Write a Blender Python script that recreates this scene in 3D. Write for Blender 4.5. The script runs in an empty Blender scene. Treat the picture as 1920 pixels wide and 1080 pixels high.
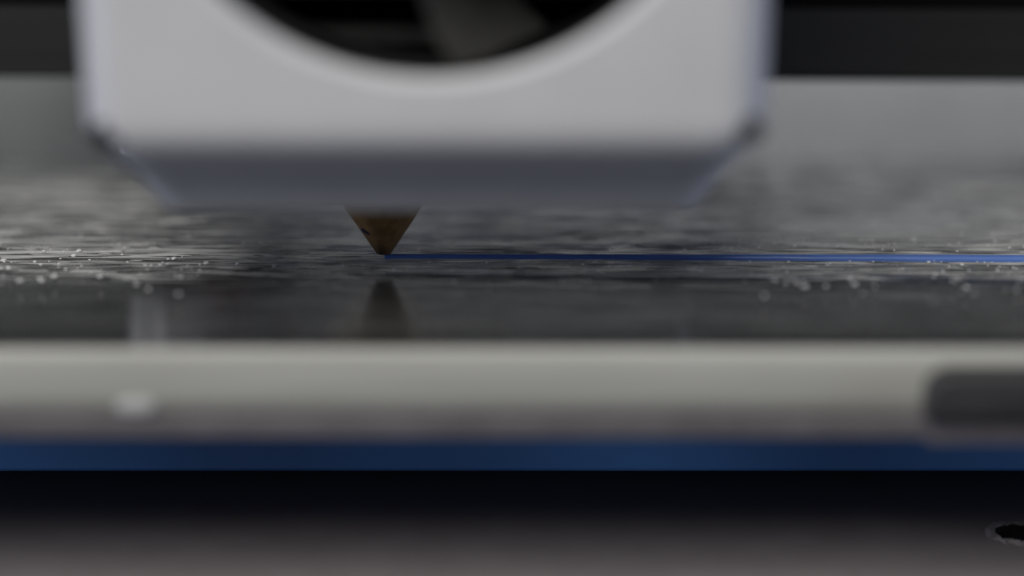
import bpy, bmesh, math, random
from mathutils import Vector, Matrix

S = 0.001                      # all shapes below are written in millimetres
R = math.radians
sc = bpy.context.scene

# ------------------------------------------------------------------ camera
cam_data = bpy.data.cameras.new("camera")
cam = bpy.data.objects.new("camera", cam_data)
sc.collection.objects.link(cam)
cam.location = (8.276 * S, -144.174 * S, 41.711 * S)
cam.rotation_euler = (R(90 - 16.9), 0, 0)
cam_data.sensor_width = 36
cam_data.lens = 36 * 4350 / 1920
cam_data.clip_start = 0.005
cam_data.clip_end = 20
cam_data.dof.use_dof = True
cam_data.dof.focus_distance = 0.150
cam_data.dof.aperture_fstop = 6.2
sc.camera = cam

# ------------------------------------------------------------------ light
world = bpy.data.worlds.new("World")
sc.world = world
world.use_nodes = True
wbg = world.node_tree.nodes["Background"]
wbg.inputs[0].default_value = (0.70, 0.82, 1.25, 1)
wbg.inputs[1].default_value = 0.023

def area(name, loc, target, sx, sy, power, color=(1, 1, 1)):
    l = bpy.data.lights.new(name, 'AREA')
    l.shape = 'RECTANGLE'
    l.size, l.size_y = sx, sy
    l.energy = power
    l.color = color
    o = bpy.data.objects.new(name, l)
    sc.collection.objects.link(o)
    o.location = loc
    d = Vector(target) - Vector(loc)
    o.rotation_euler = d.to_track_quat('-Z', 'Y').to_euler()
    return o

area("key_light", (-0.20, -0.50, 0.66), (0, 0, 0.01), 0.55, 0.55, 6.2, (1.0, 0.975, 0.94))
area("side_light", (-0.60, -0.12, 0.07), (0, 0, 0.015), 0.25, 0.25, 1.0, (0.62, 0.70, 1.0))
area("side_light.001", (0.65, -0.12, 0.07), (0, 0, 0.015), 0.25, 0.25, 1.0, (0.62, 0.70, 1.0))
area("added_reflection_panel_right", (0.48, 0.92, 0.22), (0.10, 0.05, 0), 1.30, 0.44, 1.08, (0.96, 0.98, 1.0))  # added panel, unseen, gives the bed grey to reflect
area("added_reflection_panel_left", (-0.66, 0.88, 0.22), (-0.10, 0.05, 0), 1.05, 0.44, 0.52, (0.97, 1.0, 0.96))  # second added panel, dimmer, for the reflection on the bed's left

sc.view_settings.view_transform = 'Standard'
sc.view_settings.look = 'None'
sc.view_settings.exposure = 0
sc.view_settings.gamma = 1
sc.view_settings.use_curve_mapping = False

# ------------------------------------------------------------------ helpers
def link(o, parent=None):
    sc.collection.objects.link(o)
    if parent is not None:
        o.parent = parent
    return o

def tag(o, label=None, cat=None, group=None, kind=None):
    if label: o["label"] = label
    if cat: o["category"] = cat
    if group: o["group"] = group
    if kind: o["kind"] = kind
    return o

def empty(name, loc=(0, 0, 0)):
    o = bpy.data.objects.new(name, None)
    o.empty_display_size = 0.005
    link(o)
    o.location = Vector(loc) * S
    return o

def build(name, bm, mat, parent=None, smooth=False, origin=None):
    """bmesh in mm, world coordinates -> one mesh object in metres"""
    bmesh.ops.recalc_face_normals(bm, faces=bm.faces[:])
    if origin is None:
        lo = [min(v.co[i] for v in bm.verts) for i in range(3)]
        hi = [max(v.co[i] for v in bm.verts) for i in range(3)]
        origin = Vector(((lo[0] + hi[0]) / 2, (lo[1] + hi[1]) / 2, lo[2]))
    origin = Vector(origin)
    for v in bm.verts:
        v.co = (v.co - origin) * S
    me = bpy.data.meshes.new(name)
    bm.to_mesh(me)
    bm.free()
    me.materials.append(mat)
    if smooth:
        for p in me.polygons:
            p.use_smooth = True
        try:
            me.set_sharp_from_angle(angle=R(40))
        except Exception:
            pass
    o = bpy.data.objects.new(name, me)
    link(o, parent)
    base = Vector((0, 0, 0))
    p = parent
    while p is not None:
        base += p.location
        p = p.parent
    o.location = origin * S - base
    return o

def box(bm, x0, x1, y0, y1, z0, z1, bevel=0, seg=2):
    r = bmesh.ops.create_cube(bm, size=1)
    vs = r['verts']
    for v in vs:
        v.co = Vector((x0 + (v.co.x + .5) * (x1 - x0), y0 + (v.co.y + .5) * (y1 - y0), z0 + (v.co.z + .5) * (z1 - z0)))
    if bevel:
        es = list({e for v in vs for e in v.link_edges})
        bmesh.ops.bevel(bm, geom=es, offset=bevel, segments=seg, affect='EDGES', profile=0.5)
    return bm

def lathe(bm, prof, axis='Z', center=(0, 0, 0), n=64, closed=False):
    """prof: list of (r, h) ; axis Z or Y"""
    rings = []
    c = Vector(center)
    for (r, h) in prof:
        ring = []
        for i in range(n):
            a = 2 * math.pi * i / n
            if axis == 'Z':
                p = Vector((r * math.cos(a), r * math.sin(a), h))
            else:
                p = Vector((r * math.cos(a), h, r * math.sin(a)))
            ring.append(bm.verts.new(c + p))
        rings.append(ring)
    m = len(rings)
    for k in range(m if closed else m - 1):
        a, b = rings[k], rings[(k + 1) % m]
        for i in range(n):
            j = (i + 1) % n
            bm.faces.new((a[i], a[j], b[j], b[i]))
    if not closed:
        bm.faces.new(rings[0])
        bm.faces.new(rings[-1])
    return bm

def sweep(bm, pts, rad, n=10):
    """round tube through points"""
    pts = [Vector(p) for p in pts]
    rings = []
    for k, p in enumerate(pts):
        t = (pts[min(k + 1, len(pts) - 1)] - pts[max(k - 1, 0)]).normalized()
        a = t.orthogonal().normalized()
        b = t.cross(a)
        if rings:
            # keep frames aligned
            a0 = (rings[-1][0].co - pts[k - 1]).normalized()
            a = (a0 - t * a0.dot(t)).normalized()
            b = t.cross(a)
        rings.append([bm.verts.new(p + rad * (math.cos(2 * math.pi * i / n) * a + math.sin(2 * math.pi * i / n) * b)) for i in range(n)])
    for k in range(len(rings) - 1):
        for i in range(n):
            j = (i + 1) % n
            bm.faces.new((rings[k][i], rings[k][j], rings[k + 1][j], rings[k + 1][i]))
    bm.faces.new(rings[0]); bm.faces.new(rings[-1])
    return bm

def prism_x(bm, prof, x0, x1):
    """closed (y, z) outline extruded along x"""
    a = [bm.verts.new((x0, y, z)) for y, z in prof]
    b = [bm.verts.new((x1, y, z)) for y, z in prof]
    n = len(prof)
    bm.faces.new(a); bm.faces.new(b)
    for i in range(n):
        j = (i + 1) % n
        bm.faces.new((a[i], a[j], b[j], b[i]))
    return bm

# ------------------------------------------------------------------ materials
def mat(name, color, rough=0.5, metal=0.0, ior=1.45, coat=0.0):
    m = bpy.data.materials.new(name)
    m.use_nodes = True
    b = m.node_tree.nodes["Principled BSDF"]
    b.inputs["Base Color"].default_value = (*color, 1)
    b.inputs["Roughness"].default_value = rough
    b.inputs["Metallic"].default_value = metal
    b.inputs["IOR"].default_value = ior
    b.inputs["Coat Weight"].default_value = coat
    return m

def nodes(m):
    return m.node_tree.nodes, m.node_tree.links, m.node_tree.nodes["Principled BSDF"]

def coords(m, scale=(1, 1, 1)):
    """object coordinates in millimetres times scale"""
    N, L, _ = m.node_tree.nodes, m.node_tree.links, None
    tc = N.new("ShaderNodeTexCoord")
    mp = N.new("ShaderNodeMapping")
    mp.inputs["Scale"].default_value = tuple(s / S for s in scale)
    L.new(tc.outputs["Object"], mp.inputs["Vector"])
    return mp.outputs["Vector"]

def noise(m, vec, scale=1.0, detail=4, rough=0.5):
    n = m.node_tree.nodes.new("ShaderNodeTexNoise")
    n.inputs["Scale"].default_value = scale
    n.inputs["Detail"].default_value = detail
    n.inputs["Roughness"].default_value = rough
    m.node_tree.links.new(vec, n.inputs["Vector"])
    return n.outputs["Fac"]

def ramp(m, fac, stops):
    r = m.node_tree.nodes.new("ShaderNodeValToRGB")
    while len(r.color_ramp.elements) < len(stops):
        r.color_ramp.elements.new(0.5)
    for e, (p, c) in zip(r.color_ramp.elements, stops):
        e.position = p
        e.color = (*c, 1) if isinstance(c, tuple) else (c, c, c, 1)
    m.node_tree.links.new(fac, r.inputs["Fac"])
    return r.outputs["Color"]

def bump(m, fac, strength, dist):
    b = m.node_tree.nodes.new("ShaderNodeBump")
    b.inputs["Strength"].default_value = strength
    b.inputs["Distance"].default_value = dist * S
    m.node_tree.links.new(fac, b.inputs["Height"])
    m.node_tree.links.new(b.outputs["Normal"], m.node_tree.nodes["Principled BSDF"].inputs["Normal"])

def worn(name, c0, c1, rough, scale=(1, 1, 1), nscale=0.5, metal=0.0, bstr=0.0, detail=5, ior=1.45):
    m = mat(name, c0, rough, metal, ior)
    N, L, B = nodes(m)
    f = noise(m, coords(m, scale), nscale, detail, 0.6)
    L.new(ramp(m, f, [(0.35, c0), (0.68, c1)]), B.inputs["Base Color"])
    if bstr:
        bump(m, f, bstr, 0.05)
    return m

M_white = worn("white_paint", (0.74, 0.74, 0.74), (0.70, 0.70, 0.70), 0.55, nscale=0.25, bstr=0.03)
M_flange = mat("white_bracket_paint", (0.82, 0.82, 0.86), 0.45)
M_black = worn("black_plastic", (0.012, 0.012, 0.013), (0.02, 0.02, 0.02), 0.5, nscale=0.8)
M_blade = worn("fan_blade_plastic", (0.07, 0.07, 0.068), (0.09, 0.09, 0.087), 0.45, nscale=0.6)
M_screw = mat("dark_screw_steel", (0.03, 0.03, 0.034), 0.8, 0.0, 1.1)
M_plate = worn("carriage_steel", (0.42, 0.40, 0.42), (0.5, 0.48, 0.5), 0.5, nscale=0.3)
M_sink = worn("heatsink_metal", (0.05, 0.05, 0.05), (0.08, 0.08, 0.08), 0.45, metal=0.6)
M_brass = worn("tarnished_brass", (0.16, 0.095, 0.034), (0.30, 0.185, 0.07), 0.6, nscale=1.2, metal=0.2, bstr=0.15)
# burnt-on soot around the nozzle tip
def soot(m):
    N, L, B = nodes(m)
    src = B.inputs["Base Color"].links[0].from_socket
    tc = N.new("ShaderNodeTexCoord"); sp = N.new("ShaderNodeSeparateXYZ")
    L.new(tc.outputs["Object"], sp.inputs[0])
    n = noise(m, coords(m), 1.6, 4)
    ma = N.new("ShaderNodeMath"); ma.operation = 'MULTIPLY_ADD'
    L.new(n, ma.inputs[0]); ma.inputs[1].default_value = 0.0016
    L.new(sp.outputs["Z"], ma.inputs[2])
    mr = N.new("ShaderNodeMapRange")
    mr.inputs["From Min"].default_value = 0.0007; mr.inputs["From Max"].default_value = 0.0018
    L.new(ma.outputs[0], mr.inputs["Value"])
    mx = N.new("ShaderNodeMix"); mx.data_type = 'RGBA'
    mx.inputs["A"].default_value = (0.016, 0.011, 0.008, 1)
    L.new(mr.outputs[0], mx.inputs["Factor"]); L.new(src, mx.inputs["B"])
    L.new(mx.outputs["Result"], B.inputs["Base Color"])
soot(M_brass)
M_hex = worn("clean_brass", (0.40, 0.25, 0.09), (0.55, 0.36, 0.14), 0.45, nscale=1.0, metal=0.3)
M_block = worn("heater_block_metal", (0.22, 0.13, 0.08), (0.32, 0.2, 0.12), 0.45, metal=0.5)
M_residue = mat("blue_residue", (0.03, 0.035, 0.085), 0.35)
M_redwire = mat("red_sleeve", (0.26, 0.07, 0.03), 0.5)
M_bluewire = mat("blue_sleeve", (0.02, 0.03, 0.30), 0.5)
M_gantry = worn("black_anodised", (0.018, 0.018, 0.018), (0.026, 0.026, 0.025), 0.45, (0.05, 1, 1), 0.6)
M_slotshade = mat("slot_shade_black", (0.004, 0.004, 0.0045), 0.85, ior=1.2)
M_crumb = mat("dried_glue_crumb", (0.78, 0.77, 0.74), 0.18)
M_reflection = mat("pale_reflection_blob", (0.5, 0.5, 0.49), 0.5)
M_edge = worn("ground_glass_edge", (0.47, 0.47, 0.42), (0.55, 0.55, 0.50), 0.5, (0.12, 1, 1.5), 0.5, bstr=0.08)
M_bed = worn("heated_bed_coating", (0.13, 0.12, 0.125), (0.17, 0.158, 0.165), 0.45, nscale=0.3)
M_bluep = worn("blue_anodised_plate", (0.04, 0.14, 0.38), (0.10, 0.34, 0.82), 0.38, (0.035, 0.02, 0.02), 1.0, metal=0.3, detail=1)
M_base = worn("base_cover_paint", (0.225, 0.20, 0.20), (0.25, 0.225, 0.225), 0.6, nscale=0.25, bstr=0.05)
M_clip = worn("dark_clip_plastic", (0.04, 0.04, 0.041), (0.055, 0.055, 0.056), 0.5, nscale=0.4)
M_fil = worn("blue_filament", (0.085, 0.165, 0.43), (0.105, 0.195, 0.49), 0.32, (0.2, 1, 1), 1.0, bstr=0.1)

# glass plate: dark behind, smooth reflecting surface
M_glass = mat("glass_over_dark_bed", (0.022, 0.023, 0.024), 0.07, 0.0, 2.5)
_f = noise(M_glass, coords(M_glass, (0.05, 0.6, 1)), 1.0, 5, 0.6)
M_glass.node_tree.links.new(ramp(M_glass, _f, [(0.3, 0.05), (0.75, 0.14)]), M_glass.node_tree.nodes["Principled BSDF"].inputs["Roughness"])

_r = noise(M_glass, coords(M_glass, (0.17, 2.1, 1)), 1.0, 5, 0.6)
bump(M_glass, _r, 1.0, 0.028)

# streaky dried glue film: translucent, with holes
def film_material():
    m = mat("dried_glue_film", (0.42, 0.42, 0.40), 0.36, 0.0, 1.6)
    N, L, B = nodes(m)
    v1 = coords(m, (0.14, 3.2, 1))
    v2 = coords(m, (0.30, 2.2, 1))
    v3 = coords(m, (0.02, 0.16, 1))
    streak = noise(m, v1, 1.0, 8, 0.7)
    broad = noise(m, v3, 1.0, 3, 0.5)
    vor = N.new("ShaderNodeTexVoronoi")
    vor.feature = 'SMOOTH_F1'
    vor.inputs["Scale"].default_value = 1.0
    L.new(v2, vor.inputs["Vector"])
    hole = ramp(m, vor.outputs["Distance"], [(0.22, 0.0), (0.42, 1.0)])
    v4 = coords(m, (0.045, 0.62, 1))
    band = noise(m, v4, 1.0, 3, 0.5)
    mixn = N.new("ShaderNodeMath"); mixn.operation = 'MULTIPLY_ADD'
    L.new(band, mixn.inputs[0]); mixn.inputs[1].default_value = 0.42
    half = N.new("ShaderNodeMath"); half.operation = 'MULTIPLY'; half.inputs[1].default_value = 0.58
    L.new(streak, half.inputs[0]); L.new(half.outputs[0], mixn.inputs[2])
    st = ramp(m, mixn.outputs[0], [(0.455, 0.05), (0.545, 0.97)])
    br = ramp(m, broad, [(0.35, 0.55), (0.60, 1.0)])
    mul = N.new("ShaderNodeMath"); mul.operation = 'MULTIPLY'
    L.new(st, mul.inputs[0]); L.new(br, mul.inputs[1])
    mul2 = N.new("ShaderNodeMath"); mul2.operation = 'MULTIPLY'
    L.new(mul.outputs[0], mul2.inputs[0]); L.new(hole, mul2.inputs[1])
    tc = N.new("ShaderNodeTexCoord")
    sep = N.new("ShaderNodeSeparateXYZ")
    L.new(tc.outputs["Object"], sep.inputs[0])
    edge = N.new("ShaderNodeMath"); edge.operation = 'MULTIPLY_ADD'      # wiped off towards the front of the plate
    L.new(broad, edge.inputs[0]); edge.inputs[1].default_value = 0.010
    L.new(sep.outputs["Y"], edge.inputs[2])
    mr = N.new("ShaderNodeMapRange")
    mr.inputs["From Min"].default_value = -0.0055 + 0.005
    mr.inputs["From Max"].default_value = 0.0005 + 0.005
    mr.inputs["To Min"].default_value = 0.22
    mr.inputs["To Max"].default_value = 1.0
    L.new(edge.outputs[0], mr.inputs["Value"])
    mul3 = N.new("ShaderNodeMath"); mul3.operation = 'MULTIPLY'
    L.new(mul2.outputs[0], mul3.inputs[0]); L.new(mr.outputs[0], mul3.inputs[1])
    far = N.new("ShaderNodeMapRange")                                    # thinner spread towards the back
    far.inputs["From Min"].default_value = 0.022
    far.inputs["From Max"].default_value = 0.040
    far.inputs["To Min"].default_value = 1.0
    far.inputs["To Max"].default_value = 0.35
    L.new(edge.outputs[0], far.inputs["Value"])
    mul4 = N.new("ShaderNodeMath"); mul4.operation = 'MULTIPLY'
    L.new(mul3.outputs[0], mul4.inputs[0]); L.new(far.outputs[0], mul4.inputs[1])
    L.new(mul4.outputs[0], B.inputs["Alpha"])
    bump(m, mixn.outputs[0], 1.0, 0.17)
    L.new(ramp(m, streak, [(0.40, (0.14, 0.14, 0.135)), (0.60, (0.60, 0.60, 0.58))]), B.inputs["Base Color"])
    return m
M_film = film_material()

# ------------------------------------------------------------------ the setting: base under the bed
def plate_with_hole(bm, x0, x1, y0, y1, z0, z1, hx, hy, hr, n=32):
    """slab with one round through hole, corner fan between circle and rectangle"""
    def outer(a):
        dx, dy = math.cos(a), math.sin(a)
        t = 1e9
        if dx > 1e-9: t = min(t, (x1 - hx) / dx)
        if dx < -1e-9: t = min(t, (x0 - hx) / dx)
        if dy > 1e-9: t = min(t, (y1 - hy) / dy)
        if dy < -1e-9: t = min(t, (y0 - hy) / dy)
        return hx + dx * t, hy + dy * t
    angs = [2 * math.pi * i / n for i in range(n)] + [math.atan2(yy - hy, xx - hx) % (2 * math.pi) for xx in (x0, x1) for yy in (y0, y1)]
    angs = sorted(set(round(a, 6) for a in angs))
    T, I, Bo, Bi = [], [], [], []
    for a in angs:
        ox, oy = outer(a)
        ix, iy = hx + hr * math.cos(a), hy + hr * math.sin(a)
        T.append(bm.verts.new((ox, oy, z1))); I.append(bm.verts.new((ix, iy, z1)))
        Bo.append(bm.verts.new((ox, oy, z0))); Bi.append(bm.verts.new((ix, iy, z0)))
    k = len(angs)
    for i in range(k):
        j = (i + 1) % k
        bm.faces.new((I[i], I[j], T[j], T[i]))
        bm.faces.new((Bi[i], Bi[j], Bo[j], Bo[i]))
        bm.faces.new((T[i], T[j], Bo[j], Bo[i]))
        bm.faces.new((I[i], I[j], Bi[j], Bi[i]))
    return bm

HX, HY = 40.9, -5.4
base = empty("printer_base", (8, 20, -25))
tag(base, "dull plum grey printer base cover lying in shadow under the bed", "printer base")
build("cover_plate", plate_with_hole(bmesh.new(), -150, 170, -22, 190, -20, -17, HX, HY, 1.5), M_base, base)
build("frame_box", box(bmesh.new(), -148, 168, -20, 188, -25, -20.05), M_black, base)
bm = bmesh.new()
lathe(bm, [(1.5, -17.25), (1.5, -16.85), (1.75, -16.8), (2.05, -16.99), (2.05, -17.25)], 'Z', (HX, HY, 0), 40, True)
_rg = random.Random(3)
for v in bm.verts:                                                     # chipped, dirty rim
    if v.co.z > -17.2:
        v.co += Vector((_rg.uniform(-.13, .13), _rg.uniform(-.2, .2), _rg.uniform(-.08, .05)))
build("hole_rim", bm, M_base, base, True)
bm = bmesh.new()
lathe(bm, [(0.5, -19.9), (0.5, -19.3), (1.1, -19.3), (1.15, -19.4), (1.15, -20)], 'Z', (HX, HY, 0), 6)
build("screw", bm, M_screw, base)
bm = bmesh.new()
lathe(bm, [(1.48, -19.95), (1.48, -17.02), (1.3, -17.1), (1.3, -19.95)], 'Z', (HX, HY, 0), 40, True)
build("hole_shade_liner", bm, M_black, base, True)  # black lining added to stand for the shade inside the hole

# ------------------------------------------------------------------ bed: blue plate, heated bed, glass, film
o = build("blue_plate", box(bmesh.new(), -120, 140, -4, 190, -13.32, -9.2, 0.25, 2), M_bluep)
tag(o, "dark blue anodised metal plate underneath the heated bed", "plate")

bed = empty("heated_bed", (8, 100, -6))
tag(bed, "thin dark heated bed plate carrying the glass plate", "heated bed")
build("bed_plate", box(bmesh.new(), -112, 128, -18.0, 218, -5.75, -4.56, 0.15, 2), M_bed, bed)
bm = bmesh.new()
for i, (xx, yy) in enumerate(((-90, 15), (106, 15), (-90, 190), (106, 190))):
    bm2 = bmesh.new()
    lathe(bm2, [(2.0, -9.2), (2.0, -5.76)], 'Z', (xx, yy, 0), 20)
    build("standoff", bm2, M_screw, bed, True)
bm.free()

glass = empty("glass_plate", (8, 100, -4.5))
tag(glass, "dark reflective glass build plate with a pale ground front edge", "glass plate")
GX0, GX1, GY0, GY1 = -110, 126, -17.6, 217
c = 0.45
prof = [(GY0 + c, -0.5), (GY1 - c, -0.5), (GY1, -0.5 - c), (GY1, -4.5 + c), (GY1 - c, -4.5), (GY0 + 0.8, -4.5)]
bm = prism_x(bmesh.new(), [(GY0 + c, -0.5), (GY1, -0.5), (GY1, -4.5), (GY0 + c, -4.5)], GX0, GX1)
build("pane", bm, M_glass, glass)
# ground front edge: bevelled strip proud of the pane front
bm = prism_x(bmesh.new(), [(GY0 + c - 0.002, -0.502), (GY0 + 0.25, -0.56), (GY0 + 0.06, -0.72), (GY0, -0.95), (GY0, -3.5), (GY0 + 0.10, -3.85), (GY0 + c - 0.002, -4.49)], GX0, GX1)
build("ground_edge", bm, M_edge, glass, True)
# pale blob at the foot of the edge, standing in for a bracket reflection
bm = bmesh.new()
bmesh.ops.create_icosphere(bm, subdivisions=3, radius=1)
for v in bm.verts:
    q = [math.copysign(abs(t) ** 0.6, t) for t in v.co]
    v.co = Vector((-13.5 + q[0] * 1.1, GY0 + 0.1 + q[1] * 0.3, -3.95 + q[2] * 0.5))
build("reflection_blob", bm, M_reflection, glass, True)

def film():
    bm = bmesh.new()
    nx, ny = 60, 60
    rng = random.Random(4)
    for iy in range(ny + 1):
        for ix in range(nx + 1):
            x = -70 + 150 * ix / nx
            y = GY0 + 1.0 + (140) * (iy / ny) ** 1.6
            bm.verts.new((x, y, -0.03))
    bm.verts.ensure_lookup_table()
    for iy in range(ny):
        for ix in range(nx):
            a = iy * (nx + 1) + ix
            bm.faces.new([bm.verts[k] for k in (a, a + 1, a + nx + 2, a + nx + 1)])
    return bm
o = build("glue_film", film(), M_film, None, True, (0, 0, -0.03))
tag(o, "streaky translucent dried glue film spread over the glass plate", "glue film", kind="stuff")

# crumbs of dried glue, uncountable specks
def crumbs():
    bm = bmesh.new()
    rng = random.Random(11)
    def speck(x, y, r):
        k = bmesh.ops.create_icosphere(bm, subdivisions=1, radius=1)
        a = rng.uniform(0, 3.14)
        e = rng.uniform(0.7, 1.5)
        for v in k['verts']:
            p = Vector((v.co.x * r * e, v.co.y * r, v.co.z * r * 0.6))
            p.rotate(Matrix.Rotation(a, 3, 'Z'))
            v.co = Vector((x, y, 0.02 + r * 0.35)) + p
    for i in range(90):
        speck(rng.uniform(-36, -9) - rng.random() * 4, rng.gauss(-2.2, 2.4), 0.06 + 0.14 * rng.random() ** 2)
    for i in range(110):
        speck(20 + 34 * rng.random() ** 0.8, rng.gauss(-3.0, 4.5), 0.06 + 0.15 * rng.random() ** 2)
    for i in range(60):
        speck(rng.uniform(15, 60), 2.2 + abs(rng.gauss(0, 1.2)), 0.04 + 0.08 * rng.random() ** 2)
    for yr in (-5.6, -4.1, -3.0, -2.1, -1.3, 1.6, 3.1, 4.9, 7.5):          # fine grains lined up along the wiping streaks
        for i in range(60):
            x = rng.uniform(-34, 58)
            if -8 < x < 12 and rng.random() < 0.6:
                continue
            speck(x, yr + rng.gauss(0, 0.12), 0.03 + 0.08 * rng.random() ** 3)
    for i in range(70):
        speck(rng.uniform(-34, 56), rng.uniform(-12, 16), 0.03 + 0.08 * rng.random() ** 3)
    return bm
o = build("glue_crumbs", crumbs(), M_crumb, None, True)
tag(o, "tiny pale crumbs of dried glue scattered over the glass plate", "crumbs", kind="stuff")

# raised wiping ridges of dried glue, thin tapered strands lying on the film
def ridges():
    bm = bmesh.new()
    rng = random.Random(21)
    for i in range(1500):
        y = rng.uniform(-5, 26) if i % 3 else rng.gauss(0.5, 2.5)
        x = rng.uniform(-38, 58)
        ln = 0.8 + 7 * rng.random() ** 2
        w = rng.uniform(0.03, 0.11) * (1 + max(0, y) * 0.05)
        h = w * rng.uniform(0.25, 0.6)
        ph, am = rng.uniform(0, 6.28), rng.uniform(0.02, 0.12)
        prev = None
        n = 7
        for k in range(n + 1):
            t = k / n
            tp = math.sin(math.pi * (0.04 + 0.92 * t)) ** 0.6
            xx = x + ln * t
            yy = y + am * math.sin(ph + 3 * t) - 0.018 * (ln * t)
            cur = [bm.verts.new((xx, yy - w * tp, -0.028)), bm.verts.new((xx, yy, -0.028 + h * tp)), bm.verts.new((xx, yy + w * tp, -0.028))]
            if prev:
                bm.faces.new((prev[0], cur[0], cur[1], prev[1]))
                bm.faces.new((prev[1], cur[1], cur[2], prev[2]))
            prev = cur
    return bm
M_ridge = worn("glue_ridge", (0.20, 0.20, 0.195), (0.66, 0.66, 0.63), 0.35, (0.12, 1.4, 1), 1.0)
o = build("glue_ridges", ridges(), M_ridge, None, False, (0, 0, -0.03))
tag(o, "fine raised wiping streaks of dried glue along the glass plate", "glue streaks", kind="stuff")

# ------------------------------------------------------------------ clip at the front edge
clip = empty("bed_clip", (40, -18.5, -5))
tag(clip, "dark grey rounded clip on the front edge of the glass plate", "clip")
def clip_face():
    bm = bmesh.new()
    pts = []
    x0, x1, z0, z1, r = 32.0, 50.0, -4.1, -1.35, 1.5
    for cx, cz, a0 in ((x0 + r, z1 - r, 180), (x1 - r, z1 - r, 90)):
        for k in range(9):
            a = R(a0 - 90 * k / 8)
            pts.append((cx + r * math.cos(a), cz + r * math.sin(a)))
    pts += [(x1, z0), (x0, z0)]
    f = bm.faces.new([bm.verts.new((x, -19.4, z)) for x, z in pts])
    g = bmesh.ops.extrude_face_region(bm, geom=[f])
    for v in g['geom']:
        if isinstance(v, bmesh.types.BMVert):
            v.co.y = -17.72
    es = [e for e in bm.edges if all(abs(v.co.y + 19.4) < 1e-5 for v in e.verts)]
    bmesh.ops.bevel(bm, geom=es, offset=0.3, segments=3, affect='EDGES', profile=0.5)
    return bm
build("clip_face", clip_face(), M_clip, clip, True)
build("clip_foot", box(bmesh.new(), 32.3, 49.7, -17.7, -10, -6.0, -5.77, 0.05, 1), M_bed, clip)
build("clip_web", box(bmesh.new(), 32.3, 49.7, -18.5, -18.05, -5.9, -4.0, 0.1, 1), M_bed, clip)

# ------------------------------------------------------------------ gantry beam behind
def beam_profile():
    y0, z0, z1 = 15.0, 8.55, 28.55
    cz = (z0 + z1) / 2
    side = [(-9.7, -10), (-4.9, -10), (-5.65, -7.9), (-7.0, -7.9), (-7.0, -7.0), (-2.9, -4.4), (2.9, -4.4), (7.0, -7.0), (7.0, -7.9), (5.65, -7.9), (4.9, -10), (9.7, -10)]
    out = []
    for k in range(4):
        ca, sa = math.cos(k * math.pi / 2), math.sin(k * math.pi / 2)
        for (a, b) in side:
            out.append((y0 + 8 + 0.8 * (a * ca - b * sa), cz + a * sa + b * ca))
    return out
gantry = empty("gantry_beam", (8, 23, 8.55))
tag(gantry, "black slotted metal gantry beam behind the white print head", "beam")
build("extrusion", prism_x(bmesh.new(), beam_profile(), -170, 190), M_gantry, gantry)

o = build("slot_shade_strip", box(bmesh.new(), -168, 188, 15.9, 16.9, 13.62, 19.6, 0.1, 1), M_slotshade)  # black strip added to darken the slot, standing for its shade
o.rotation_euler = gantry.rotation_euler = (0, R(0.27), 0)
tag(o, "matte black strip added in place of the shade in the gantry beam slot", "shade strip")

# ------------------------------------------------------------------ print head
head = empty("print_head", (3.45, 0, 0.25))
tag(head, "white print head with round fan opening above a brass nozzle", "print head")

def shroud_mesh():
    bm = bmesh.new()
    def ring(z, xa, xb, yf, r, yb=6.0, n=6):
        pts = [(xa, yb)]
        for k in range(n + 1):
            a = R(180 + 90 * k / n)
            pts.append((xa + r + r * math.cos(a), yf + r + r * math.sin(a)))
        for k in range(n + 1):
            a = R(270 + 90 * k / n)
            pts.append((xb - r + r * math.cos(a), yf + r + r * math.sin(a)))
        pts.append((xb, yb))
        return [bm.verts.new((x, y, z)) for x, y in pts]
    rings = [ring(58, -15.8, 22.7, -18.0, 2.3), ring(13.0, -15.8, 22.65, -18.0, 2.5), ring(12.3, -15.75, 22.55, -17.98, 2.8),
             ring(11.6, -15.5, 22.25, -17.75, 3.0), ring(11.0, -15.2, 22.0, -17.3, 2.8), ring(8.6, -13.9, 20.75, -13.5, 2.4),
             ring(8.1, -13.6, 20.45, -13.05, 2.3), ring(6.55, -12.6, 19.5, -12.1, 2.0), ring(6.25, -12.4, 19.3, -11.8, 1.9), ring(6.1, -12.3, 19.2, -11.0, 1.8)]
    for a, b in zip(rings, rings[1:]):
        for i in range(len(a) - 1):
            bm.faces.new((a[i], a[i + 1], b[i + 1], b[i]))
    bmesh.ops.recalc_face_normals(bm, faces=bm.faces[:])
    # make sure normals face outwards (front face towards -y)
    bm.faces.ensure_lookup_table()
    for f in bm.faces:
        if abs(f.normal.y) > 0.99 and f.calc_center_median().y < -17:
            if f.normal.y > 0:
                bmesh.ops.reverse_faces(bm, faces=bm.faces[:])
            break
    # thickness
    bm.normal_update()
    geo = bmesh.ops.solidify(bm, geom=bm.faces[:], thickness=0.9)
    return bm
FCX, FCZ, FR = 3.8, 32.3, 16.95
shroud = build("fan_shroud", shroud_mesh(), M_white, head)
cb = bmesh.new()
lathe(cb, [(FR + 0.3, -30), (FR + 0.3, -12)], 'Y', (FCX, 0, FCZ), 128)
cut = build("hole_cutter", cb, M_white)
bm_mod = shroud.modifiers.new("hole", 'BOOLEAN')
bm_mod.object = cut
bm_mod.operation = 'DIFFERENCE'
bm_mod.solver = 'EXACT'
bpy.context.view_layer.update()
dg = bpy.context.evaluated_depsgraph_get()
new_me = bpy.data.meshes.new_from_object(shroud.evaluated_get(dg))
shroud.modifiers.clear()
old = shroud.data
shroud.data = new_me
new_me.name = "fan_shroud"
for p in new_me.polygons:
    p.use_smooth = True
new_me.set_sharp_from_angle(angle=R(35))
bpy.data.meshes.remove(old)
bpy.data.objects.remove(cut)

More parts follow.
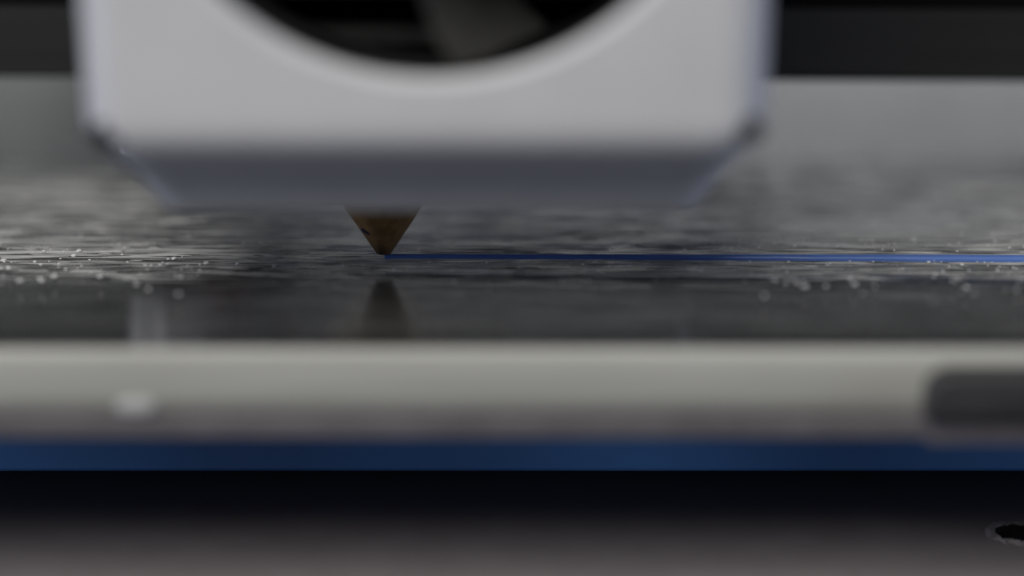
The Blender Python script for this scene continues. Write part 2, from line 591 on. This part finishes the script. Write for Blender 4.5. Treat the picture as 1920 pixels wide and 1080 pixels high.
# rounded lip of the fan opening
bm = bmesh.new()
lip = []
for k in range(9):
    a = R(90 * k / 8)
    lip.append((FR + 0.4 - 0.4 * math.sin(a), -18.02 + 0.4 - 0.4 * math.cos(a)))
lip += [(FR, -16.6), (FR + 0.4, -16.6)]
lathe(bm, lip, 'Y', (FCX, 0, FCZ), 128, True)
build("opening_lip", bm, M_white, shroud, True)
for sx, sz in ((-14.35, 12.25), (21.55, 12.45)):
    bm = bmesh.new()
    lathe(bm, [(0.0001, -17.75), (0.3, -17.75), (0.3, -18.12), (0.72, -18.1), (0.8, -17.95), (0.8, -16.4)], 'Y', (sx, 0.40, sz), 24)
    build("screw", bm, M_screw, shroud, True)

# fan behind the opening
fan_frame = bmesh.new()
lathe(fan_frame, [(17.6, -16.5), (19.0, -16.5), (19.0, -6.5), (17.6, -6.5)], 'Y', (FCX, 0, FCZ), 96, True)
fan = build("fan", fan_frame, M_black, head, True)
bm = bmesh.new()
lathe(bm, [(8.6, -16.0), (9.2, -15.5), (9.2, -7.0)], 'Y', (FCX, 0, FCZ), 48)
build("hub", bm, M_black, fan, True)
NB = 5
def blade(ang):
    bm = bmesh.new()
    front, back = [], []
    nr, nc = 8, 6
    V = []
    for side in (0, 1):
        g = []
        for i in range(nr + 1):
            r = 8.9 + (17.0 - 8.9) * i / nr
            row = []
            for j in range(nc + 1):
                u = j / nc - 0.5
                sweepa = 0.16 * (i / nr) ** 1.5
                a = ang + sweepa + u * 0.36 * (1 - 0.12 * i / nr)
                y = -11.2 + u * 6.5 + 0.5 * math.cos(u * math.pi) + (0.35 if side else -0.35)
                row.append(bm.verts.new((FCX + r * math.sin(a), y, FCZ - r * math.cos(a))))
            g.append(row)
        V.append(g)
    for g in V:
        for i in range(nr):
            for j in range(nc):
                bm.faces.new((g[i][j], g[i][j + 1], g[i + 1][j + 1], g[i + 1][j]))
    loop = [(0, j) for j in range(nc + 1)] + [(i, nc) for i in range(1, nr + 1)] + [(nr, j) for j in range(nc - 1, -1, -1)] + [(i, 0) for i in range(nr - 1, 0, -1)]
    for k in range(len(loop)):
        a, b = loop[k], loop[(k + 1) % len(loop)]
        bm.faces.new((V[0][a[0]][a[1]], V[0][b[0]][b[1]], V[1][b[0]][b[1]], V[1][a[0]][a[1]]))
    return bm
for k in range(NB):
    build("blade", blade(R(4) + 2 * math.pi * k / NB), M_blade, fan, True)

# heat sink with fins behind the fan
sink_bm = box(bmesh.new(), -10, 17, 4.0, 6.0, 14, 50)
sink = build("heat_sink", sink_bm, M_sink, head)
for k in range(12):
    z = 15 + 3 * k
    build("fin", box(bmesh.new(), -10, 17, -5.5, 3.95, z, z + 1.0), M_sink, sink)

# carriage plate with white flange
plate = build("carriage_plate", box(bmesh.new(), -15.4, 20.6, 8, 9.6, 5.1, 46, 0.25, 2), M_plate, head)
build("flange", box(bmesh.new(), -17.95, -15.42, 7.6, 9.4, 5.0, 40, 0.3, 2), M_flange, plate)
bm = bmesh.new()
lathe(bm, [(0.3, 7.55), (0.5, 7.35), (0.75, 7.45), (0.75, 7.9)], 'Y', (-16.85, 0, 7.3), 20)
build("screw", bm, M_screw, plate, True)
build("bracket", box(bmesh.new(), -8, 14, 6.02, 7.98, 20, 40, 0.2, 1), M_plate, plate)

# heater block and nozzle
block = build("heater_block", box(bmesh.new(), -8.0, 8.0, -6, 7.5, 7.05, 13.0, 0.4, 2), M_block, head)
bm = bmesh.new()
prof = [(0.18, 0.26), (0.45, 0.25), (0.50, 0.31), (2.2, 2.93), (2.95, 4.08), (3.0, 4.3)]
lathe(bm, prof, 'Z', (0, 0, 0), 72)
noz = build("nozzle", bm, M_brass, head, True)
bm = bmesh.new()
lathe(bm, [(3.4, 4.28), (4.0, 4.6), (4.0, 7.0)], 'Z', (0, 0, 0), 6)
build("hexagon", bm, M_hex, noz)
bm = bmesh.new()
bmesh.ops.create_icosphere(bm, subdivisions=3, radius=1)
for v in bm.verts:
    p = Vector((v.co.x * 0.42, v.co.y * 0.16, v.co.z * 0.15))
    p.rotate(Matrix.Rotation(R(28), 3, 'Y'))
    v.co = p + Vector((-1.05, -1.22, 2.05))
build("plastic_residue", bm, M_residue, noz, True)
bm = bmesh.new()
sweep(bm, [(-6.2, 3.5, 9.0), (-5.2, 3.6, 6.2), (-3.9, 4.0, 4.4), (-3.5, 4.4, 5.5), (-3.4, 5.0, 8.5)], 0.5)
build("wire", bm, M_bluewire, head, True)
bm = bmesh.new()
sweep(bm, [(-13.0, 12.0, 12), (-12.6, 12.0, 6.0), (-12.2, 12.0, 4.0), (-11.6, 12, 3.4), (-11.0, 12, 4.0), (-10.7, 12, 6.0), (-10.6, 12, 12)], 0.6)
build("wire", bm, M_redwire, head, True)

# ------------------------------------------------------------------ printed bead
def bead():
    bm = bmesh.new()
    n = 160
    rng = random.Random(5)
    rings = []
    for k in range(n + 1):
        t = k / n
        x = 0.05 + 70 * t
        y = -0.018 * x
        w = 0.24 + 0.14 * min(1, t * 2) + 0.02 * math.sin(x * 1.3) * math.sin(x * 0.37 + 1) + 0.10 * math.exp(-(x / 0.35) ** 2) + 0.008 * rng.uniform(-1, 1)
        h = 0.24 + 0.12 * min(1, t * 2) + 0.006 * rng.uniform(-1, 1)
        ring = []
        for i in range(13):
            a = math.pi * i / 12
            ring.append(bm.verts.new((x, y - w * math.cos(a), -0.02 + h * math.sin(a) ** 0.7)))
        rings.append(ring)
    for a, b in zip(rings, rings[1:]):
        for i in range(12):
            bm.faces.new((a[i], a[i + 1], b[i + 1], b[i]))
        bm.faces.new((a[12], a[0], b[0], b[12]))
    bm.faces.new(rings[0]); bm.faces.new(rings[-1])
    return bm
o = build("filament_line", bead(), M_fil, None, True)
tag(o, "thin glossy blue printed line of plastic running from the nozzle tip", "filament")
